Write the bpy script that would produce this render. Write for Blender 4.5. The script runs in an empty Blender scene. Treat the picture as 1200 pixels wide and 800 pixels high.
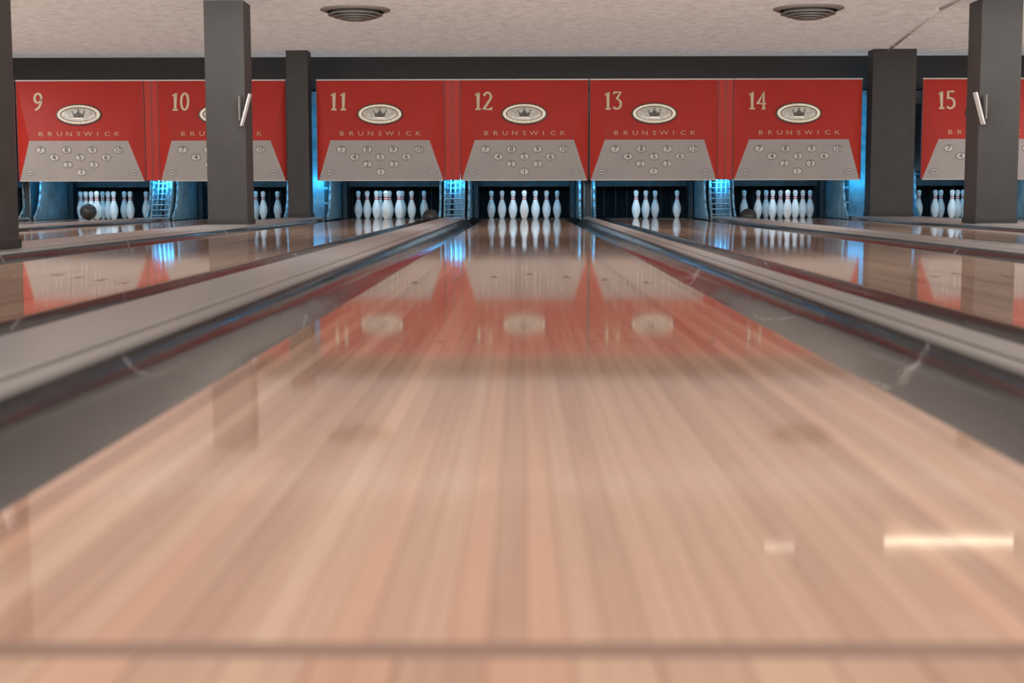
import bpy, bmesh, math, random
from mathutils import Vector, Matrix
random.seed(7)
scene = bpy.context.scene
scene.view_settings.view_transform = 'Standard'
COL = scene.collection

# ------------------------------------------------------------------ materials
def new_mat(name):
    m = bpy.data.materials.new(name); m.use_nodes = True
    nt = m.node_tree
    return m, nt, nt.nodes['Principled BSDF']

def pmat(name, col, rough=0.5, metal=0.0, spec=0.5, emit=None, estr=0.0, var=0.0, vscale=6.0, bump=0.0, bscale=60.0, rvar=0.0, stretch=(1,1,1)):
    m, nt, b = new_mat(name)
    b.inputs['Base Color'].default_value = (*col, 1)
    b.inputs['Roughness'].default_value = rough
    b.inputs['Metallic'].default_value = metal
    b.inputs['Specular IOR Level'].default_value = spec
    if emit:
        b.inputs['Emission Color'].default_value = (*emit, 1)
        b.inputs['Emission Strength'].default_value = estr
    if var or bump or rvar:
        tc = nt.nodes.new('ShaderNodeTexCoord')
        mp = nt.nodes.new('ShaderNodeMapping'); mp.inputs['Scale'].default_value = stretch
        nt.links.new(tc.outputs['Object'], mp.inputs['Vector'])
    if var or rvar:
        n = nt.nodes.new('ShaderNodeTexNoise'); n.inputs['Scale'].default_value = vscale
        n.inputs['Detail'].default_value = 5
        nt.links.new(mp.outputs[0], n.inputs['Vector'])
        if var:
            r = nt.nodes.new('ShaderNodeValToRGB')
            r.color_ramp.elements[0].position = 0.3; r.color_ramp.elements[1].position = 0.7
            r.color_ramp.elements[0].color = (*[c*(1-var) for c in col], 1)
            r.color_ramp.elements[1].color = (*[min(1, c*(1+var)) for c in col], 1)
            nt.links.new(n.outputs['Fac'], r.inputs['Fac'])
            nt.links.new(r.outputs['Color'], b.inputs['Base Color'])
        if rvar:
            mr = nt.nodes.new('ShaderNodeMapRange')
            mr.inputs['To Min'].default_value = max(0, rough-rvar); mr.inputs['To Max'].default_value = rough+rvar
            nt.links.new(n.outputs['Fac'], mr.inputs['Value'])
            nt.links.new(mr.outputs[0], b.inputs['Roughness'])
    if bump:
        n2 = nt.nodes.new('ShaderNodeTexNoise'); n2.inputs['Scale'].default_value = bscale
        n2.inputs['Detail'].default_value = 4
        nt.links.new(mp.outputs[0], n2.inputs['Vector'])
        bp = nt.nodes.new('ShaderNodeBump'); bp.inputs['Strength'].default_value = bump
        bp.inputs['Distance'].default_value = 0.01
        nt.links.new(n2.outputs['Fac'], bp.inputs['Height'])
        nt.links.new(bp.outputs[0], b.inputs['Normal'])
    return m

def wood_mat(name, tint=(1,1,1), board=0.0274, seg=3.4, rough=0.05, spec=0.24):
    m, nt, b = new_mat(name)
    N = nt.nodes.new; L = nt.links.new
    def mth(op, a, c=None, v=None):
        n = N('ShaderNodeMath'); n.operation = op
        for i, x in enumerate((a, c, v)):
            if x is None: continue
            if isinstance(x, (int, float)): n.inputs[i].default_value = x
            else: L(x, n.inputs[i])
        return n.outputs[0]
    tc = N('ShaderNodeTexCoord'); sp = N('ShaderNodeSeparateXYZ'); L(tc.outputs['Object'], sp.inputs[0])
    xs = mth('DIVIDE', sp.outputs['X'], board)
    bi = mth('FLOOR', xs)
    wn = N('ShaderNodeTexWhiteNoise'); wn.noise_dimensions = '1D'; L(bi, wn.inputs['W'])
    yo = mth('ADD', mth('DIVIDE', sp.outputs['Y'], seg), mth('MULTIPLY', wn.outputs['Value'], 13.0))
    si = mth('FLOOR', yo)
    cb = N('ShaderNodeCombineXYZ'); L(bi, cb.inputs[0]); L(si, cb.inputs[1])
    wn2 = N('ShaderNodeTexWhiteNoise'); wn2.noise_dimensions = '2D'; L(cb.outputs[0], wn2.inputs['Vector'])
    mp = N('ShaderNodeMapping'); mp.inputs['Scale'].default_value = (11, 0.16, 1); L(tc.outputs['Object'], mp.inputs['Vector'])
    ng = N('ShaderNodeTexNoise'); ng.inputs['Scale'].default_value = 1.0; ng.inputs['Detail'].default_value = 3; L(mp.outputs[0], ng.inputs['Vector'])
    mp2 = N('ShaderNodeMapping'); mp2.inputs['Scale'].default_value = (110, 1.3, 1); L(tc.outputs['Object'], mp2.inputs['Vector'])
    gr = N('ShaderNodeTexNoise'); gr.inputs['Scale'].default_value = 1.0; gr.inputs['Detail'].default_value = 6; L(mp2.outputs[0], gr.inputs['Vector'])
    f = mth('ADD', mth('MULTIPLY', wn2.outputs['Value'], 0.24), mth('MULTIPLY', wn.outputs['Value'], 0.19))
    f = mth('ADD', f, mth('ADD', mth('MULTIPLY', ng.outputs['Fac'], 0.58), mth('MULTIPLY', gr.outputs['Fac'], 0.34)))
    f = mth('SUBTRACT', f, 0.16)
    rp = N('ShaderNodeValToRGB'); L(f, rp.inputs['Fac'])
    cols = [(0.26, (0.44,0.265,0.198)), (0.42, (0.57,0.370,0.275)), (0.55, (0.66,0.450,0.332)), (0.76, (0.77,0.56,0.425))]
    e = rp.color_ramp.elements
    e[0].position, e[0].color = cols[0][0], (*[a*t for a, t in zip(cols[0][1], tint)], 1)
    e[1].position, e[1].color = cols[3][0], (*[min(1,a*t) for a, t in zip(cols[3][1], tint)], 1)
    for p, c in cols[1:3]:
        k = e.new(p); k.color = (*[a*t for a, t in zip(c, tint)], 1)
    fr = mth('FRACT', xs)
    seam = mth('LESS_THAN', fr, 0.07)
    mx = N('ShaderNodeMix'); mx.data_type = 'RGBA'; mx.blend_type = 'MULTIPLY'
    L(mth('MULTIPLY', seam, 0.5), mx.inputs['Factor'])
    L(rp.outputs['Color'], mx.inputs['A']); mx.inputs['B'].default_value = (0.5, 0.38, 0.33, 1)
    pk = mth('GREATER_THAN', wn2.outputs['Value'], 0.74)
    mx2 = N('ShaderNodeMix'); mx2.data_type = 'RGBA'; mx2.blend_type = 'MULTIPLY'
    L(mth('MULTIPLY', pk, 0.4), mx2.inputs['Factor']); L(mx.outputs['Result'], mx2.inputs['A']); mx2.inputs['B'].default_value = (1.0, 0.82, 0.76, 1)
    L(mx2.outputs['Result'], b.inputs['Base Color'])
    b.inputs['Roughness'].default_value = rough
    b.inputs['Specular IOR Level'].default_value = spec
    mp3 = N('ShaderNodeMapping'); mp3.inputs['Scale'].default_value = (22, 0.8, 1); L(tc.outputs['Object'], mp3.inputs['Vector'])
    nb = N('ShaderNodeTexNoise'); nb.inputs['Scale'].default_value = 1.0; nb.inputs['Detail'].default_value = 1; L(mp3.outputs[0], nb.inputs['Vector'])
    bp = N('ShaderNodeBump'); bp.inputs['Strength'].default_value = 0.03; bp.inputs['Distance'].default_value = 0.001
    L(nb.outputs['Fac'], bp.inputs['Height']); L(bp.outputs[0], b.inputs['Normal'])
    return m

def gutter_mat():
    """black-grey moulded gutter with lamp reflections painted in as pale wavy lines"""
    m = pmat('gutter_plastic', (0.068,0.067,0.069), 0.12, spec=0.6, var=0.18, vscale=3, rvar=0.06, bump=0.3, bscale=5, stretch=(1,0.4,1))
    nt = m.node_tree; b = nt.nodes['Principled BSDF']; N = nt.nodes.new; L = nt.links.new
    src = b.inputs['Base Color'].links[0].from_socket
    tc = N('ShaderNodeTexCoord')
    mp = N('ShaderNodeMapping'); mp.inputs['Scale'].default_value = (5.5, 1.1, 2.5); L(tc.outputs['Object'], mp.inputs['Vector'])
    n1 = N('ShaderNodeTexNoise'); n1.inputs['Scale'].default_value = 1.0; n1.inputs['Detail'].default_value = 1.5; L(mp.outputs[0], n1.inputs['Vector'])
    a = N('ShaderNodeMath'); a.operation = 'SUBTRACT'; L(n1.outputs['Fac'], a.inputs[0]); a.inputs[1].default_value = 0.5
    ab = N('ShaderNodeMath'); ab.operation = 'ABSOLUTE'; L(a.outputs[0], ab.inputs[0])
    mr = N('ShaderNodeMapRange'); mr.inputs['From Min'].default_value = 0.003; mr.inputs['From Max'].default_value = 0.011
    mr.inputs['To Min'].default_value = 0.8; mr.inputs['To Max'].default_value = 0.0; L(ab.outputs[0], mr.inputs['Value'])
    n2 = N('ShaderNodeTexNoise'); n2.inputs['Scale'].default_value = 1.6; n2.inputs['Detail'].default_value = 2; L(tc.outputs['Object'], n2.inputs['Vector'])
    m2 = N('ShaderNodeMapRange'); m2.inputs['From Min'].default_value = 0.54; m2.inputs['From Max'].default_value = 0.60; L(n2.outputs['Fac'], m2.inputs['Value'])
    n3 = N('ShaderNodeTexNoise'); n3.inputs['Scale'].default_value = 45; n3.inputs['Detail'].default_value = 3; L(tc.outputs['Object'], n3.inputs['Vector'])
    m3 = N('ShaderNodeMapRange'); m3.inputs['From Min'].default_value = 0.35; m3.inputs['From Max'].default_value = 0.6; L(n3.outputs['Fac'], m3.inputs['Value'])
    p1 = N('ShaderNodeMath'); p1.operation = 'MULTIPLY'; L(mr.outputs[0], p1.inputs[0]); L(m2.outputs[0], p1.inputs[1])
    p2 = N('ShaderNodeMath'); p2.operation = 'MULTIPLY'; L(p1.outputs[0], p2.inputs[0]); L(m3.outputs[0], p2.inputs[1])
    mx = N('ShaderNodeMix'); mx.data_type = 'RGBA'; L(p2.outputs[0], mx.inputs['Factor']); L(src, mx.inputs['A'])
    mx.inputs['B'].default_value = (0.62,0.61,0.60,1)  # pale tone of the painted lamp reflections
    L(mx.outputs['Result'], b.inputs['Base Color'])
    return m

M_lane = wood_mat('maple_lane')
M_appr = wood_mat('maple_approach', tint=(0.98,0.97,0.97), board=0.057)
M_foul = pmat('foul_line_inlay', (0.31,0.20,0.16), 0.25, spec=0.4)
M_dart = pmat('lane_marker_walnut', (0.20,0.10,0.07), 0.25)
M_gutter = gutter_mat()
M_cap = pmat('divider_laminate', (0.32,0.314,0.31), 0.30, spec=0.5, var=0.03, vscale=3)
M_capedge = pmat('divider_edge_strip', (0.09,0.088,0.088), 0.35)
M_red = pmat('red_enamel', (0.50,0.029,0.021), 0.42, spec=0.3, var=0.06, vscale=2)
M_red2 = pmat('red_enamel_lit', (0.58,0.042,0.030), 0.42, spec=0.3)  # brighter copy of the red, lit look of side facets put into the colour
M_grey = pmat('grey_panel', (0.50,0.485,0.475), 0.45, spec=0.4, var=0.04, vscale=3)
M_cream = pmat('cream_paint', (0.78,0.68,0.49), 0.5)
M_tan = pmat('brass_lettering', (0.66,0.44,0.24), 0.4)
M_white = pmat('white_enamel', (0.80,0.79,0.77), 0.4)
M_black = pmat('black_paint', (0.02,0.02,0.02), 0.5)
M_bronze = pmat('dark_bronze', (0.10,0.085,0.078), 0.4, metal=0.4)
M_trim = pmat('aluminium_trim', (0.62,0.6,0.57), 0.4, metal=0.3)
M_col = pmat('column_paint', (0.052,0.049,0.048), 0.55, var=0.12, vscale=5, bump=0.1, bscale=40)
M_beam = pmat('beam_paint', (0.038,0.035,0.034), 0.6, var=0.1, vscale=4)
M_pin = pmat('pin_plastic', (0.80,0.82,0.84), 0.25)
M_pinred = pmat('pin_red_stripe', (0.65,0.03,0.03), 0.3)
M_ball = pmat('bowling_ball_urethane', (0.045,0.045,0.047), 0.22, spec=0.35, var=0.4, vscale=8)
M_steel = pmat('painted_steel', (0.26,0.40,0.48), 0.35, metal=0.3, var=0.3, vscale=8)
M_dsteel = pmat('dark_machine_steel', (0.035,0.058,0.075), 0.45, metal=0.3, var=0.3, vscale=7)
M_curt = pmat('pit_curtain', (0.006,0.010,0.015), 0.8, var=0.4, vscale=5, stretch=(6,1,1))
M_wall = pmat('wall_paint', (0.60,0.58,0.56), 0.8, var=0.05, vscale=2)
M_pitwall = pmat('pit_wall_paint', (0.30,0.32,0.34), 0.8, var=0.3, vscale=4)
M_conc = pmat('subfloor', (0.10,0.09,0.085), 0.8, var=0.2, vscale=3)
M_vent = pmat('vent_metal', (0.27,0.255,0.24), 0.5, metal=0.2)
M_ventd = pmat('vent_dark', (0.04,0.038,0.036), 0.7)
M_tube = pmat('lamp_tube', (1,1,1), 0.4, emit=(1.0,0.86,0.62), estr=8.0)
M_tube2 = pmat('lamp_lens', (1,1,1), 0.4, emit=(1.0,0.88,0.70), estr=3)

def ceil_mat():
    m, nt, b = new_mat('ceiling_plaster_glow')
    N = nt.nodes.new; L = nt.links.new
    tc = N('ShaderNodeTexCoord')
    mp = N('ShaderNodeMapping'); mp.inputs['Location'].default_value = (30.5, 0, 0); L(tc.outputs['Object'], mp.inputs['Vector'])
    br = N('ShaderNodeTexBrick'); br.offset = 0.0
    br.inputs['Scale'].default_value = 1.0; br.inputs['Brick Width'].default_value = 60; br.inputs['Row Height'].default_value = 0.9
    br.inputs['Mortar Size'].default_value = 0.006; br.inputs['Mortar Smooth'].default_value = 0.3
    br.inputs['Color1'].default_value = (0.78,0.76,0.73,1); br.inputs['Color2'].default_value = (0.75,0.73,0.70,1)
    br.inputs['Mortar'].default_value = (0.70,0.68,0.65,1)
    L(mp.outputs[0], br.inputs['Vector'])
    n = N('ShaderNodeTexNoise'); n.inputs['Scale'].default_value = 7.0; n.inputs['Detail'].default_value = 10; n.inputs['Roughness'].default_value = 0.85
    L(tc.outputs['Object'], n.inputs['Vector'])
    r = N('ShaderNodeValToRGB'); r.color_ramp.elements[0].position = 0.36; r.color_ramp.elements[0].color = (0.60,0.58,0.56,1)
    r.color_ramp.elements[1].position = 0.56; r.color_ramp.elements[1].color = (1,1,1,1)
    L(n.outputs['Fac'], r.inputs['Fac'])
    mx = N('ShaderNodeMix'); mx.data_type = 'RGBA'; mx.blend_type = 'MULTIPLY'; mx.inputs['Factor'].default_value = 0.8
    L(br.outputs['Color'], mx.inputs['A']); L(r.outputs['Color'], mx.inputs['B'])
    L(mx.outputs['Result'], b.inputs['Base Color'])
    b.inputs['Roughness'].default_value = 0.9
    L(mx.outputs['Result'], b.inputs['Emission Color']); b.inputs['Emission Strength'].default_value = 0.26  # self-glow added to the plaster to brighten ceiling and room
    n2 = N('ShaderNodeTexNoise'); n2.inputs['Scale'].default_value = 14; n2.inputs['Detail'].default_value = 8; L(tc.outputs['Object'], n2.inputs['Vector'])
    bp = N('ShaderNodeBump'); bp.inputs['Strength'].default_value = 0.4; bp.inputs['Distance'].default_value = 0.02
    L(n2.outputs['Fac'], bp.inputs['Height']); L(bp.outputs[0], b.inputs['Normal'])
    return m
M_ceil = ceil_mat()

# ------------------------------------------------------------------ mesh helpers
class MB:
    """mesh builder with materials"""
    def __init__(self): self.v = []; self.f = []; self.m = []; self.s = []; self.mats = []
    def mi(self, mat):
        if mat not in self.mats: self.mats.append(mat)
        return self.mats.index(mat)
    def add(self, verts, faces, mat, M=None, smooth=False):
        o = len(self.v); k = self.mi(mat)
        for p in verts:
            p = Vector(p)
            if M is not None: p = M @ p
            self.v.append(tuple(p))
        for f in faces:
            self.f.append([i+o for i in f]); self.m.append(k); self.s.append(smooth)
    def box(self, x0, x1, y0, y1, z0, z1, mat, M=None, bev=0.0):
        if bev <= 0:
            vs = [(x,y,z) for z in (z0,z1) for y in (y0,y1) for x in (x0,x1)]
            fs = [(0,2,3,1),(4,5,7,6),(0,1,5,4),(2,6,7,3),(0,4,6,2),(1,3,7,5)]
            self.add(vs, fs, mat, M)
        else:
            bm = bmesh.new(); bmesh.ops.create_cube(bm, size=1)
            for v in bm.verts:
                v.co = Vector(((x0+x1)/2+v.co.x*(x1-x0), (y0+y1)/2+v.co.y*(y1-y0), (z0+z1)/2+v.co.z*(z1-z0)))
            bmesh.ops.bevel(bm, geom=bm.edges[:], offset=bev, segments=2, affect='EDGES', profile=0.5)
            bm.verts.index_update()
            self.add([v.co[:] for v in bm.verts], [[v.index for v in f.verts] for f in bm.faces], mat, M)
            bm.free()
    def extrude_y(self, prof, y0, y1, mat, closed=True, smooth=False, seg=1):
        n = len(prof); vs = []
        for k in range(seg+1):
            y = y0+(y1-y0)*k/seg
            vs += [(x,y,z) for x,z in prof]
        fs = []
        for k in range(seg):
            for i in range(n if closed else n-1):
                j = (i+1) % n
                fs.append((k*n+i, k*n+j, (k+1)*n+j, (k+1)*n+i))
        if closed:
            fs.append(tuple(range(n))[::-1]); fs.append(tuple(range(seg*n, seg*n+n)))
        self.add(vs, fs, mat, None, smooth)
    def extrude_x(self, prof, x0, x1, mat):
        n = len(prof)
        vs = [(x0,y,z) for y,z in prof]+[(x1,y,z) for y,z in prof]
        fs = [(i,(i+1)%n,(i+1)%n+n,i+n) for i in range(n)] + [tuple(range(n))[::-1], tuple(range(n,2*n))]
        self.add(vs, fs, mat)
    def lathe(self, prof, c, mat, n=24, matf=None, M=None):
        vs = []
        for r,z in prof:
            for i in range(n):
                a = 2*math.pi*i/n; vs.append((c[0]+r*math.cos(a), c[1]+r*math.sin(a), c[2]+z))
        o0 = len(self.v)
        self.add(vs, [], mat, M)
        for k in range(len(prof)-1):
            mm = matf(0.5*(prof[k][1]+prof[k+1][1])) if matf else mat
            ki = self.mi(mm)
            for i in range(n):
                j = (i+1) % n
                self.f.append([o0+k*n+i, o0+k*n+j, o0+(k+1)*n+j, o0+(k+1)*n+i]); self.m.append(ki); self.s.append(True)
    def tube(self, p0, p1, r, mat, n=10):
        p0, p1 = Vector(p0), Vector(p1); d = (p1-p0)
        q = d.to_track_quat('Z','Y').to_matrix().to_4x4(); q.translation = p0
        L = d.length
        vs = [(r*math.cos(2*math.pi*i/n), r*math.sin(2*math.pi*i/n), z) for z in (0,L) for i in range(n)]
        fs = [(i,(i+1)%n,(i+1)%n+n,i+n) for i in range(n)] + [tuple(range(n))[::-1], tuple(range(n,2*n))]
        self.add(vs, fs, mat, q, True)
    def mesh(self, name):
        me = bpy.data.meshes.new(name)
        me.from_pydata(self.v, [], self.f)
        for m in self.mats: me.materials.append(m)
        for p, k, s in zip(me.polygons, self.m, self.s):
            p.material_index = k; p.use_smooth = s
        me.update()
        bm = bmesh.new(); bm.from_mesh(me); bmesh.ops.recalc_face_normals(bm, faces=bm.faces[:]); bm.to_mesh(me); bm.free()
        return me

def obj(name, me, parent=None, loc=(0,0,0)):
    o = bpy.data.objects.new(name, me); COL.objects.link(o); o.location = loc
    if parent: o.parent = parent
    return o
def text_geom(s, size, spacing=1.0, xscale=1.0):
    cu = bpy.data.curves.new('t','FONT'); cu.body = s; cu.size = size; cu.align_x = 'CENTER'; cu.align_y = 'CENTER'
    cu.space_character = spacing; cu.resolution_u = 3
    o = bpy.data.objects.new('t', cu); COL.objects.link(o)
    dg = bpy.context.evaluated_depsgraph_get(); dg.update()
    me = bpy.data.meshes.new_from_object(o.evaluated_get(dg))
    vs = [(v.co.x*xscale, v.co.y, 0) for v in me.vertices]; fs = [list(p.vertices) for p in me.polygons]
    bpy.data.objects.remove(o); bpy.data.curves.remove(cu); bpy.data.meshes.remove(me)
    return vs, fs

# ------------------------------------------------------------------ layout
LW = 1.067; H = LW/2; G = 0.235
lanes = {8:-7.39, 9:-5.72, 10:-3.89, 11:-1.85, 12:0.0, 13:1.665, 14:3.51, 15:5.93, 16:7.78}
order = sorted(lanes)
WX0, WX1 = -8.9, 9.3
YB, YF = -9.0, 21.4
CZ = 2.16
LANE_END = 19.28
PY = 17.70   # masking plane

# ------------------------------------------------------------------ room shell
b = MB(); b.box(WX0, WX1, YB, YF, -0.32, -0.14, M_conc); obj('floor', b.mesh('floor'))
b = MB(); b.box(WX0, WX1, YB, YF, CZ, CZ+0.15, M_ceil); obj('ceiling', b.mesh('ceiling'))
b = MB(); b.box(WX0-0.15, WX0, YB, YF, -0.32, CZ+0.15, M_wall); obj('wall_left', b.mesh('wall_left'))
b = MB(); b.box(WX1, WX1+0.15, YB, YF, -0.32, CZ+0.15, M_wall); obj('wall_right', b.mesh('wall_right'))
b = MB(); b.box(WX0-0.15, WX1+0.15, YB-0.15, YB, -0.32, CZ+0.15, M_wall); obj('wall_back', b.mesh('wall_back'))
b = MB(); b.box(WX0-0.15, WX1+0.15, YF, YF+0.15, -0.32, CZ+0.15, M_pitwall); obj('wall_front', b.mesh('wall_front'))
b = MB(); b.box(WX0, WX1, YB, -0.022, -0.14, 0.0, M_appr); ap = obj('approach_floor', b.mesh('approach_floor'))
b = MB(); b.box(WX0, WX1, -0.022, 0.010, -0.14, 0.0, M_foul); obj('foul_line', b.mesh('foul_line'), ap)
b = MB()
for x in lanes.values():
    for k in range(-3, 4):
        b.lathe([(0.0001,0.0006),(0.012,0.0006),(0.012,-0.002)], (x+k*0.137, -0.16, 0), M_dart, 10)
obj('approach_dots', b.mesh('approach_dots'), ap)

# ceiling beam
b = MB(); b.box(WX0, WX1, 18.50, 18.80, 1.72, CZ, M_beam, bev=0.006); obj('ceiling_beam', b.mesh('ceiling_beam'))

# ------------------------------------------------------------------ lanes
b = MB()
b.box(-H, H, 0.010, LANE_END, -0.14, 0, M_lane)
lane_me = b.mesh('lane_bed')
b = MB()
for k in range(-3, 4):           # arrows
    cx = k*0.1367; y = 4.75-abs(k)*0.18
    b.add([(cx-0.016,y-0.15,0.0006),(cx+0.016,y-0.15,0.0006),(cx,y,0.0006),(cx,y-0.12,0.0006)], [(0,3,2),(3,1,2)], M_dart)
for k in (-1,1):
    for j in range(5):
        cx = k*(0.12+j*0.0822)
        b.lathe([(0.0001,0.0006),(0.0095,0.0006),(0.0095,-0.001)], (cx, 2.05, 0), M_dart, 10)
dart_me = b.mesh('lane_arrows')
GD = 0.085
def gutter_profile(flip):
    pts = []
    n = 26
    for i in range(n+1):
        t = i/n
        u = 2*t-1
        z = -GD*math.sqrt(max(0, 1-abs(u)**2.2)) - 0.004
        if t > 0.5: z += 0.016*(t-0.5)*2
        pts.append((t*G, z))
    pts.append((G, 0.014))
    return [(flip*(H+x), z) for x, z in pts]
gm = {}
for s in (-1, 1):
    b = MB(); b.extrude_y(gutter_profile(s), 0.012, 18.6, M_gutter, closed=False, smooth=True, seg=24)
    gm[s] = b.mesh('gutter')
for n in order:
    o = obj('bowling_lane', lane_me, None, (lanes[n],0,0))
    obj('target_arrows', dart_me, o)
    obj('gutter_channel_l', gm[-1], o); obj('gutter_channel_r', gm[1], o)

# dividers
gaps = []
for a, c in zip(order[:-1], order[1:]):
    gaps.append((lanes[a]+H+G, lanes[c]-H-G, a))
gaps.insert(0, (WX0, lanes[8]-H-G, 7)); gaps.append((lanes[16]+H+G, WX1, 16))
for x0, x1, a in gaps:
    b = MB(); e = 0.002
    x0 += e; x1 -= e
    w = min(0.045, (x1-x0)*0.22)
    prof = [(x0,-0.14),(x0,0.020),(x0+0.004,0.026),(x0+w*0.75,0.028),(x0+w,0.034),(x0+w+0.008,0.038),
            (x1-w-0.008,0.038),(x1-w,0.034),(x1-w*0.75,0.028),(x1-0.004,0.026),(x1,0.020),(x1,-0.14)]
    b.extrude_y(prof, 0.012, 17.95, M_cap)
    for xx, s in ((x0, 1), (x1, -1)):
        b.box(min(xx-0.0015*s, xx+0.003*s), max(xx-0.0015*s, xx+0.003*s), 0.012, 17.95, -0.01, 0.016, M_capedge)
        b.box(min(xx+s*w*0.84, xx+s*w*0.91), max(xx+s*w*0.84, xx+s*w*0.91), 0.012, 17.95, 0.028, 0.032, M_capedge)
    obj('lane_divider', b.mesh('lane_divider'))

# ------------------------------------------------------------------ pins
pin_prof = [(0.0,0.0),(0.024,0.0),(0.0275,0.004),(0.036,0.022),(0.046,0.055),(0.0535,0.085),(0.0575,0.114),(0.0565,0.14),(0.0505,0.175),
            (0.041,0.205),(0.0305,0.235),(0.0245,0.258),(0.0235,0.270),(0.0228,0.283),(0.0235,0.296),(0.0252,0.309),(0.029,0.328),(0.0322,0.345),(0.0318,0.356),(0.027,0.369),(0.017,0.378),(0.0,0.381)]
def pmf(z): return M_pinred if (0.258 < z < 0.270 or 0.283 < z < 0.297) else M_pin
PINS = {}
idx = 1
for r in range(4):
    for k in range(r+1):
        PINS[idx] = ((k-r/2)*0.3048, r*0.2640); idx += 1
def pins_mesh(sel):
    b = MB()
    for i in sel:
        px, py = PINS[i]
        b.lathe(pin_prof, (px, 18.29+py, 0), M_pin, 20, pmf)
    return b.mesh('bowling_pins')
full = pins_mesh(range(1, 11)); part = pins_mesh([2, 5, 9, 10])
for n in order:
    obj('bowling_pins', part if n == 13 else full, None, (lanes[n], 0, 0.0005))

# ------------------------------------------------------------------ balls
def ball(x, y, z):
    b = MB()
    pr = [(0.108*math.sin(math.pi*i/24), -0.108*math.cos(math.pi*i/24)) for i in range(25)]
    b.lathe(pr, (0,0,0), M_ball, 36)
    for dx, dz in ((-0.018,0.095),(0.018,0.095),(0.0,0.06)):
        d = Vector((dx, -math.sqrt(0.1085**2-dx*dx-dz*dz), dz))
        q = d.to_track_quat('Z','Y').to_matrix().to_4x4(); q.translation = d
        b.lathe([(0.0,0.0),(0.011,0.0),(0.012,-0.002)], (0,0,0), M_black, 12, None, q)
    obj('bowling_ball', b.mesh('bowling_ball'), None, (x,y,z))
ball(lanes[11]+H+G/2, 17.45, 0.036)
ball(lanes[14]-H-G/2, 17.45, 0.036)
ball(lanes[9]-0.03, 18.0, 0.1085)

# ------------------------------------------------------------------ masking panels
PW = 0.825
FD = -0.12
A = Vector((0, 0.0, 1.795)); Cc = Vector((0,FD,1.02)); Ee = Vector((0,-0.015,0.513))
def frame(Pt, Pb):
    u = (Pt-Pb).normalized(); n = Vector((1,0,0)).cross(u)
    def at(x, z, off=0.0):
        t = (z-Pb.z)/u.z
        p = Pb+u*t+n*off; p = Vector((x, p.y, p.z))
        return Matrix(((1,u.x,n.x,p.x),(0,u.y,n.y,p.y),(0,u.z,n.z,p.z),(0,0,0,1)))
    return at
atR = frame(A, Cc); atG = frame(Cc, Ee)
b = MB()
ct, cb = 0.635, 0.805
a1=(-PW,0,1.795); a2=(PW,0,1.795); c1=(-ct,FD,1.02); c2=(ct,FD,1.02); e1=(-cb,-0.015,0.513); e2=(cb,-0.015,0.513)
f1=(-PW,0,0.513); f2=(PW,0,0.513)
b.add([a1,a2,c2,c1], [(0,1,2,3)], M_red)
b.add([c1,c2,e2,e1], [(0,1,2,3)], M_grey)
b.add([a1,c1,e1,f1], [(0,1,2),(0,2,3)], M_red2)
b.add([a2,c2,e2,f2], [(0,2,1),(0,3,2)], M_red2)
b.add([e1,e2,f2,f1,(-PW,0.02,0.513),(PW,0.02,0.513)], [(0,1,2,3),(3,2,5,4)], M_trim)
b.box(-PW, PW, 0.001, 0.03, 0.513, 1.795, M_red2)
b.box(-PW, PW, -0.012, 0.03, 1.785, 1.799, M_trim)
b.box(-cb, cb, -0.022, 0.0, 0.505, 0.515, M_trim)
b.box(-PW, -PW+0.006, -0.006, 0.03, 0.513, 1.79, M_bronze)
b.box(PW-0.006, PW, -0.006, 0.03, 0.513, 1.79, M_bronze)
panel_me = b.mesh('masking_panel')
def ellipse_ring(b, M, r1, r2, z1, z2, mat, n=48):
    vs = []
    for (rx,ry), z in ((r1,z1),(r2,z2)):
        for i in range(n):
            a = 2*math.pi*i/n; vs.append((rx*math.cos(a), ry*math.sin(a), z))
    b.add(vs, [(i,(i+1)%n,(i+1)%n+n,i+n) for i in range(n)], mat, M, True)
def ellipse_disc(b, M, r, z, mat, n=48):
    b.add([(r[0]*math.cos(2*math.pi*i/n), r[1]*math.sin(2*math.pi*i/n), z) for i in range(n)], [tuple(range(n))], mat, M)
M_embl = pmat('emblem_silver_glow', (0.78,0.76,0.72), 0.3, metal=0.3, emit=(1.0,0.88,0.62), estr=0.40, var=0.2, vscale=30)  # glow added to the metal so its lane reflection shows bright
M_embd = pmat('emblem_field_glow', (0.44,0.43,0.415), 0.35, metal=0.3, emit=(1.0,0.86,0.60), estr=0.12, var=0.35, vscale=22)  # weaker glow added to the field as well
M_embc = pmat('emblem_crown', (0.13,0.125,0.12), 0.35, metal=0.3, var=0.35, vscale=40)
b = MB(); Mx = atR(0, 1.353, 0.0)
ellipse_ring(b, Mx, (0.297,0.142), (0.292,0.137), 0.0, 0.015, M_bronze)
ellipse_ring(b, Mx, (0.292,0.137), (0.274,0.122), 0.015, 0.018, M_bronze)
ellipse_ring(b, Mx, (0.274,0.122), (0.250,0.108), 0.018, 0.038, M_embl)
ellipse_ring(b, Mx, (0.250,0.108), (0.236,0.096), 0.038, 0.024, M_embl)
ellipse_ring(b, Mx, (0.236,0.096), (0.224,0.086), 0.024, 0.018, M_bronze)
ellipse_ring(b, Mx, (0.224,0.086), (0.165,0.058), 0.018, 0.022, M_embd)
ellipse_disc(b, Mx, (0.165,0.058), 0.022, M_embd)
crown = [(-0.06,-0.045),(0.06,-0.045),(0.078,0.030),(0.04,0.000),(0.0,0.050),(-0.04,0.000),(-0.078,0.030)]
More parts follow.
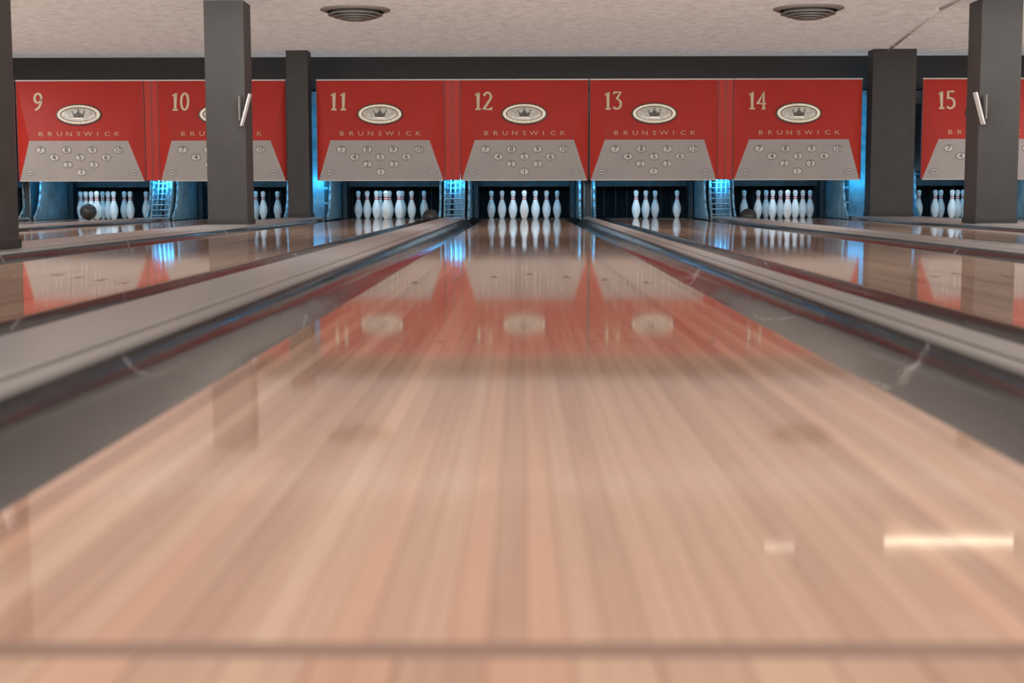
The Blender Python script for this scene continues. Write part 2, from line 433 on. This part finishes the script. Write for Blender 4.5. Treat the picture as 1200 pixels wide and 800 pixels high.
b.add([(x,y,0.032) for x,y in crown]+[(x,y,0.022) for x,y in crown], [tuple(range(7))]+[(i,(i+1)%7,(i+1)%7+7,i+7) for i in range(7)], M_embc, Mx)
b.box(-0.062,0.062,-0.055,-0.045,0.022,0.034, M_embl, Mx)
for cx_, cy_ in ((0.078,0.036),(0,0.056),(-0.078,0.036)):
    ellipse_disc(b, Mx @ Matrix.Translation((cx_,cy_,0)), (0.010,0.010), 0.034, M_embc, 12)
for i in range(26):
    a = 2*math.pi*i/26
    ellipse_disc(b, Mx @ Matrix.Translation((0.262*math.cos(a), 0.115*math.sin(a), 0)), (0.008,0.005), 0.041, M_embd, 10)
emb_me = b.mesh('crown_emblem')
b = MB()
word = "BRUNSWICK"
for i, chx in enumerate(word):
    vs, fs = text_geom(chx, 0.078, 1, 1.4)
    b.add(vs, fs, M_tan, atR((i-4)*0.1225, 1.105, 0.004))
let_me = b.mesh('maker_lettering')
b = MB()
diag = {7:(-0.50,.905),8:(-0.167,.905),9:(0.167,.905),10:(0.50,.905),4:(-0.335,.81),5:(0,.81),6:(0.335,.81),2:(-0.17,.718),3:(0.17,.718),1:(0,.620)}
for k,(x,z) in diag.items():
    Mx = atG(x, z, 0.0)
    ellipse_disc(b, Mx, (0.062,0.046), 0.003, M_black, 24)
    ellipse_disc(b, Mx, (0.056,0.040), 0.005, M_white, 24)
    vs, fs = text_geom(str(k), 0.092, 1, 1.05 if k < 10 else 0.85)
    b.add([(v[0],v[1],0.007) for v in vs], fs, M_black, Mx)
for s in (-1, 1):
    Mx = atG(s*0.665, 0.615, 0.0)
    ellipse_disc(b, Mx, (0.060,0.034), 0.003, M_black, 20); ellipse_disc(b, Mx, (0.054,0.029), 0.005, M_white, 20)
    for k in range(3):
        ellipse_disc(b, Mx @ Matrix.Translation(((k-1)*0.026,0,0)), (0.008,0.014), 0.007, M_black, 10)
diag_me = b.mesh('pin_indicator')
def ell(cx, cy, rx, ry, a0=0, a1=360, n=20):
    return [(cx+rx*math.cos(math.radians(a0+(a1-a0)*i/n)), cy+ry*math.sin(math.radians(a0+(a1-a0)*i/n))) for i in range(n+1)]
DG = {
 '0':[ell(.27,.5,.23,.5)],
 '1':[[(.08,.84),(.27,1),(.27,0)],[(.10,0),(.44,0)]],
 '2':[ell(.27,.75,.22,.25,170,-35,12)+[(.03,0),(.52,0),(.54,.12)]],
 '3':[[(.04,.88),(.07,1),(.48,1),(.22,.60)]+ell(.22,.30,.27,.30,85,-120,12)+[(.02,.12)]],
 '4':[[(.40,0),(.40,1),(.02,.30),(.56,.30)],[(.28,0),(.52,0)]],
 '5':[[(.48,1),(.10,1),(.08,.56)]+ell(.22,.30,.27,.31,100,-140,12)],
 '6':[ell(.27,.28,.22,.28),[(.05,.3),(.08,.62),(.22,.88),(.42,1)]],
 '8':[ell(.27,.76,.19,.24),ell(.27,.26,.23,.26)],
 '9':[ell(.27,.72,.22,.28),[(.49,.70),(.46,.38),(.32,.12),(.10,0)]],
}
def digits_mesh(s):
    h = 0.215; w = 0.029
    b = MB(); adv = 0.62*h if '1' not in s else 0.56*h
    x0 = -0.055 - (len(s)-1)*adv*0.5
    for i, chx in enumerate(s):
        for path in DG[chx]:
            pts = [Vector((x0+i*adv+p[0]*h*0.92, p[1]*h)) for p in path]
            n = len(pts); left = []; right = []
            for k in range(n):
                d = (pts[min(k+1,n-1)]-pts[max(k-1,0)])
                if d.length < 1e-6: d = Vector((1,0))
                d.normalize(); nn = Vector((-d.y, d.x))*w*0.5*(0.8 if abs(d.x) > abs(d.y) else 1.0)
                if path is DG[chx][0] and chx in '124' and 0 < k < n-1:
                    d1 = (pts[k]-pts[k-1]).normalized(); d2 = (pts[k+1]-pts[k]).normalized()
                    c = max(0.45, (1+d1.dot(d2))/2)**0.5; nn = nn/c
                left.append(pts[k]+nn); right.append(pts[k]-nn)
            vs = [(p.x,p.y-h/2,0) for p in left]+[(p.x,p.y-h/2,0) for p in right]
            b.add(vs, [(k,k+1,n+k+1,n+k) for k in range(n-1)], M_cream, atR(-0.53, 1.52, 0.004))
    return b.mesh('lane_number')
for n in order:
    p = obj('masking_panel', panel_me, None, (lanes[n], PY, 0))
    obj('crown_emblem', emb_me, p); obj('panel_lettering', let_me, p); obj('pin_indicator', diag_me, p)
    obj('lane_number', digits_mesh(str(n)), p)
for a, c in ((9,10),(11,12),(13,14),(15,16)):
    b = MB(); x0 = lanes[a]+PW; x1 = lanes[c]-PW
    b.box(x0+0.004, x1-0.004, PY+0.0, PY+0.03, 0.513, 1.795, M_red2)
    b.box(x0+0.004, x1-0.004, PY-0.010, PY+0.03, 1.785, 1.799, M_trim)
    b.box((x0+x1)/2-0.004, (x0+x1)/2+0.004, PY-0.004, PY, 0.52, 1.785, M_bronze)
    obj('panel_infill_strip', b.mesh('panel_infill_strip'))

# ------------------------------------------------------------------ pinsetter machines
def side_plate(b, x0, x1, mat, edge):
    prof = [(17.98,0.0),(17.98,0.03),(18.03,0.06),(18.12,0.12),(18.20,0.22),(18.25,0.34),(18.28,0.47),(18.30,0.62),(18.6,0.85),(20.3,0.85),(20.3,0.0)]
    b.extrude_x(prof, x0, x1, mat)
    for (ya,za),(yb,zb) in zip(prof[1:7], prof[2:8]):
        b.tube(((x0+x1)/2, ya-0.006, za), ((x0+x1)/2, yb-0.006, zb), 0.016, edge, 8)
b = MB()
for s in (-1,1):
    xx = s*(H+G-0.03)
    side_plate(b, xx-0.012, xx+0.012, M_steel, M_steel)
    b.box(xx-s*0.06-0.03, xx-s*0.06+0.03, 19.35, 19.55, 0.0, 0.5, M_dsteel)
b.box(-0.72, 0.72, 18.85, 20.4, 0.64, 1.55, M_dsteel)
b.box(-0.70, 0.70, 20.1, 20.16, 0.0, 0.64, M_curt)
for k in range(9):
    b.box(-0.66+k*0.165-0.006, -0.66+k*0.165+0.006, 20.085, 20.1, 0.0, 0.62, M_dsteel)
b.box(-0.66, 0.66, 19.55, 19.60, 0.44, 0.56, M_dsteel)
b.tube((-0.72,19.5,0.60),(0.72,19.5,0.60),0.025,M_steel)
for k in (-0.5,-0.17,0.17,0.5):
    b.tube((k,19.1,0.64),(k,19.1,0.58),0.05,M_dsteel,14)
machine = b.mesh('pinsetter_machine')
for n in order:
    obj('pinsetter_machine', machine, None, (lanes[n],0,0.001))
    b = MB(); b.box(-0.76, 0.76, LANE_END+0.005, 20.4, -0.14, -0.004, M_curt); obj('pit_carpet', b.mesh('pit_carpet'), None, (lanes[n],0,0))

def ball_lift(x0, x1):
    b = MB(); c = (x0+x1)/2; w = (x1-x0)/2-0.03
    for s in (-1,1):
        prof = [(17.97,0.0),(18.02,0.10),(18.12,0.30),(18.18,0.50),(18.45,0.60),(18.9,0.60),(18.9,0.0)]
        b.extrude_x(prof, c+s*w-0.012, c+s*w+0.012, M_steel)
    for k in range(7):
        t = k/6
        b.tube((c-w, 18.0+0.17*t, 0.06+0.42*t), (c+w, 18.0+0.17*t, 0.06+0.42*t), 0.008, M_steel, 8)
    for k in (-0.5, 0.0, 0.5):
        b.tube((c+k*w, 18.03, 0.03), (c+k*w+0.02, 18.17, 0.56), 0.009, M_steel, 8)
    b.box(c-w, c+w, 18.42, 18.46, 0.0, 0.6, M_steel)
    b.tube((c-0.05,18.30,0.0),(c-0.05,18.34,0.6),0.03,M_dsteel,12)
    b.box(c-w-0.02, c+w+0.02, 17.96, 19.2, -0.14, 0.02, M_dsteel)
    obj('ball_lift', b.mesh('ball_lift'))
for x0, x1, a in gaps[1:-1]:
    if a in (9,11,13,15): ball_lift(x0, x1)
    else:
        b = MB(); c = (x0+x1)/2; w = (x1-x0)/2
        b.box(c-w+0.02, c+w-0.02, 18.0, 20.2, -0.14, 0.03, M_dsteel)
        if w < 0.15:
            b.box(c-0.035, c+0.035, 18.0, 18.06, 0.03, 0.62, M_dsteel, bev=0.008)
            b.tube((c-0.045,17.99,0.03),(c-0.045,17.99,0.62),0.010,M_steel)
            b.tube((c+0.045,17.99,0.03),(c+0.045,17.99,0.62),0.010,M_steel)
        else:
            for s in (-1,1):
                b.box(c+s*(w-0.04)-0.02, c+s*(w-0.04)+0.02, 18.35, 18.4, 0.03, 1.7, M_dsteel)
                for k in range(8):
                    b.box(c+s*(w-0.04)-0.03, c+s*(w-0.04)+0.03, 18.34, 18.42, 0.2+0.2*k, 0.23+0.2*k, M_steel)
            b.box(c-w+0.02, c+w-0.02, 18.46, 18.49, 0.03, 1.7, M_steel)
        obj('machine_divider_frame', b.mesh('machine_divider_frame'))

# ------------------------------------------------------------------ columns
def column(x0, x1, y0, y1, z0=0.0385, name='support_column'):
    b = MB()
    b.box(x0, x1, y0, y1, z0, CZ, M_col, bev=0.006)
    b.box(x0-0.010, x1+0.010, y0-0.010, y1+0.010, z0, z0+0.05, M_beam, bev=0.004)
    return obj(name, b.mesh(name))
def sconce(x, y, s, z=1.12):
    b = MB()
    b.add([(x-s*0.012,y,z-0.15),(x+s*0.075,y,z+0.15),(x+s*0.075,y-0.10,z+0.15),(x-s*0.012,y-0.10,z-0.15),
           (x-s*0.024,y,z-0.15),(x+s*0.060,y,z+0.15),(x+s*0.060,y-0.10,z+0.15),(x-s*0.024,y-0.10,z-0.15)],
          [(0,1,2,3),(4,7,6,5),(0,4,5,1),(3,2,6,7),(1,5,6,2),(0,3,7,4)], M_white)
    b.box(min(x-s*0.035,x-s*0.026), max(x-s*0.035,x-s*0.026), y-0.10, y, z-0.10, z+0.13, M_vent)
    obj('wall_sconce', b.mesh('wall_sconce'))
cL0, cL1 = -3.055, -2.675
for y in (6.24, 12.90):
    column(cL0, cL1, y, y+0.36); sconce(cL1-0.01, y-0.001, 1, 1.125 if y > 10 else 1.20)
cR0, cR1 = 4.325, 4.715
for y in (6.24, 12.90):
    column(cR0, cR1, y, y+0.40); sconce(cR0+0.01, y-0.001, -1, 1.125)
column(-3.045, -2.765, 17.60, 17.90); column(4.44, 4.995, 17.60, 17.90)

# ------------------------------------------------------------------ ceiling vents and conduit
def vent(x, y):
    b = MB()
    b.lathe([(0.345,0.0),(0.35,-0.012),(0.30,-0.030),(0.285,-0.028)], (0,0,0), M_vent, 48)
    b.lathe([(0.285,-0.028),(0.27,-0.004),(0.0,-0.004)], (0,0,0), M_ventd, 48)
    for r0, r1, za, zb in ((0.235,0.275,-0.03,-0.058),(0.18,0.222,-0.050,-0.078),(0.128,0.168,-0.066,-0.094),(0.07,0.115,-0.08,-0.106)):
        b.lathe([(r0,za),(r1,zb),(r1-0.004,zb-0.004),(r0-0.006,za-0.002)], (0,0,0), M_vent, 48)
        b.lathe([(r0-0.006,za),(r0-0.006,-0.004)], (0,0,0), M_ventd, 32)
    b.lathe([(0.0,-0.112),(0.06,-0.112),(0.075,-0.098),(0.0,-0.09)], (0,0,0), M_vent, 32)
    obj('ceiling_vent', b.mesh('ceiling_vent'), None, (x,y,CZ))
vent(-1.69, 13.60); vent(2.82, 13.60)
b = MB()
pts = [(4.62,17.5,CZ-0.015),(4.12,13.55,CZ-0.015),(4.02,11.0,CZ-0.015)]
for p, q in zip(pts[:-1], pts[1:]):
    b.tube(p, q, 0.020, M_white, 10)
for t in (0.15,0.5,0.85):
    p = Vector(pts[0]).lerp(Vector(pts[1]), t); b.box(p.x-0.03,p.x+0.03,p.y-0.012,p.y+0.012,CZ-0.036,CZ,M_white)
obj('electrical_conduit', b.mesh('electrical_conduit'))

# ------------------------------------------------------------------ lights
def fixture(x, y, L, mat, w=0.03):
    b = MB(); b.box(-L/2-0.03, L/2+0.03, -w, w, -0.03, 0.0, M_vent)
    b.tube((-L/2,0,-0.045),(L/2,0,-0.045),0.014,mat,12)
    obj('fluorescent_light', b.mesh('fluorescent_light'), None, (x,y,CZ))
fixture(2.97, 8.97, 0.90, M_tube)
fixture(1.75, 8.80, 0.20, M_tube2)

LC = (1,0.975,0.945)
def area(name, loc, rot, sx, sy, power, col=LC):
    l = bpy.data.lights.new(name, 'AREA'); l.shape = 'RECTANGLE'; l.size = sx; l.size_y = sy; l.energy = power; l.color = col
    o = bpy.data.objects.new(name, l); COL.objects.link(o); o.location = loc; o.rotation_euler = rot
    return o
def fill_valance(y, power, tilt, xs=(-6,-2,2,6), L=3.2):  # added fill strips out of view, tilted to light panels and lanes
    for x in xs:
        b = MB()
        b.box(-L/2, L/2, -0.10, -0.08, -0.12, 0, M_ceil)
        b.box(-L/2, L/2, -0.08, 0.07, -0.02, 0, M_white)
        h = obj('added_fill_valance', b.mesh('added_fill_valance'), None, (x, y, CZ))
        a = area('fill_lamp', (0,0.0,-0.07), (math.radians(tilt),0,0), L-0.1, 0.10, power); a.parent = h
fill_valance(10.9, 48, 42)
fill_valance(5.0, 38, 38)
def fill_panel(x, y, e):  # added fill panels out of view, placed clear of the lane reflections
    b = MB(); b.box(-0.65,0.65,-0.35,0.35,-0.02,0.0, M_white); h = obj('added_fill_panel', b.mesh('added_fill_panel'), None, (x,y,CZ))
    a = area('fill_lamp', (0,0,-0.03), (0,0,0), 1.2, 0.6, e); a.parent = h
for x in (-6,-2,2,6):
    for y in (-6.5,-3.0,0.6): fill_panel(x, y, 34)
for x in (-7.4, 7.7):  # side pairs added to bounce light onto the far ceiling
    for y in (12.5, 15.5): fill_panel(x, y, 38)

BL = (0.05,0.52,0.95)
for n in order:
    area('pit_lamp', (lanes[n], 18.12, 0.60), (math.radians(32),0,0), 1.2, 0.06, 3.6, (0.50,0.82,1.0))
    area('pit_lamp', (lanes[n], 19.0, 0.60), (math.radians(28),0,0), 1.2, 0.06, 1.4, BL)
for x0, x1, a in gaps[1:-1]:
    c = (x0+x1)/2
    if a in (9,11,13,15):
        area('blue_lift_lamp', (c, 18.10, 0.54), (math.radians(40),0,0), 0.2, 0.08, 5.0 if a == 9 else 3.2, BL)
    elif a in (10,14):
        w_ = (x1-x0)
        area('blue_pit_lamp', (c, 17.99, 1.1), (math.radians(90),0,0), w_*0.8, 1.0, 1.5 if a == 10 else 3.5, BL)
        area('blue_pit_lamp', (c, 18.05, 0.50), (math.radians(60),0,0), w_*0.9, 0.08, 3, BL)
    else:
        area('blue_pit_lamp', (c, 18.08, 0.60), (math.radians(55),0,0), 0.5, 0.06, 3.5, BL)

w = bpy.data.worlds.new('World'); scene.world = w; w.use_nodes = True
w.node_tree.nodes['Background'].inputs[0].default_value = (0.05,0.05,0.055,1)

# ------------------------------------------------------------------ camera
cam = bpy.data.cameras.new('camera'); co = bpy.data.objects.new('camera', cam); COL.objects.link(co)
cam.sensor_width = 36; cam.lens = 50.4; cam.clip_start = 0.05; cam.clip_end = 100
R = Matrix.Rotation(math.radians(0.41),4,'Z') @ Matrix.Rotation(math.radians(90-5.78),4,'X') @ Matrix.Rotation(-0.0018,4,'Z')
co.matrix_world = Matrix.Translation((-0.03,-0.943,0.303)) @ R
cam.dof.use_dof = True; cam.dof.focus_distance = 18.7; cam.dof.aperture_fstop = 4.5
scene.camera = co
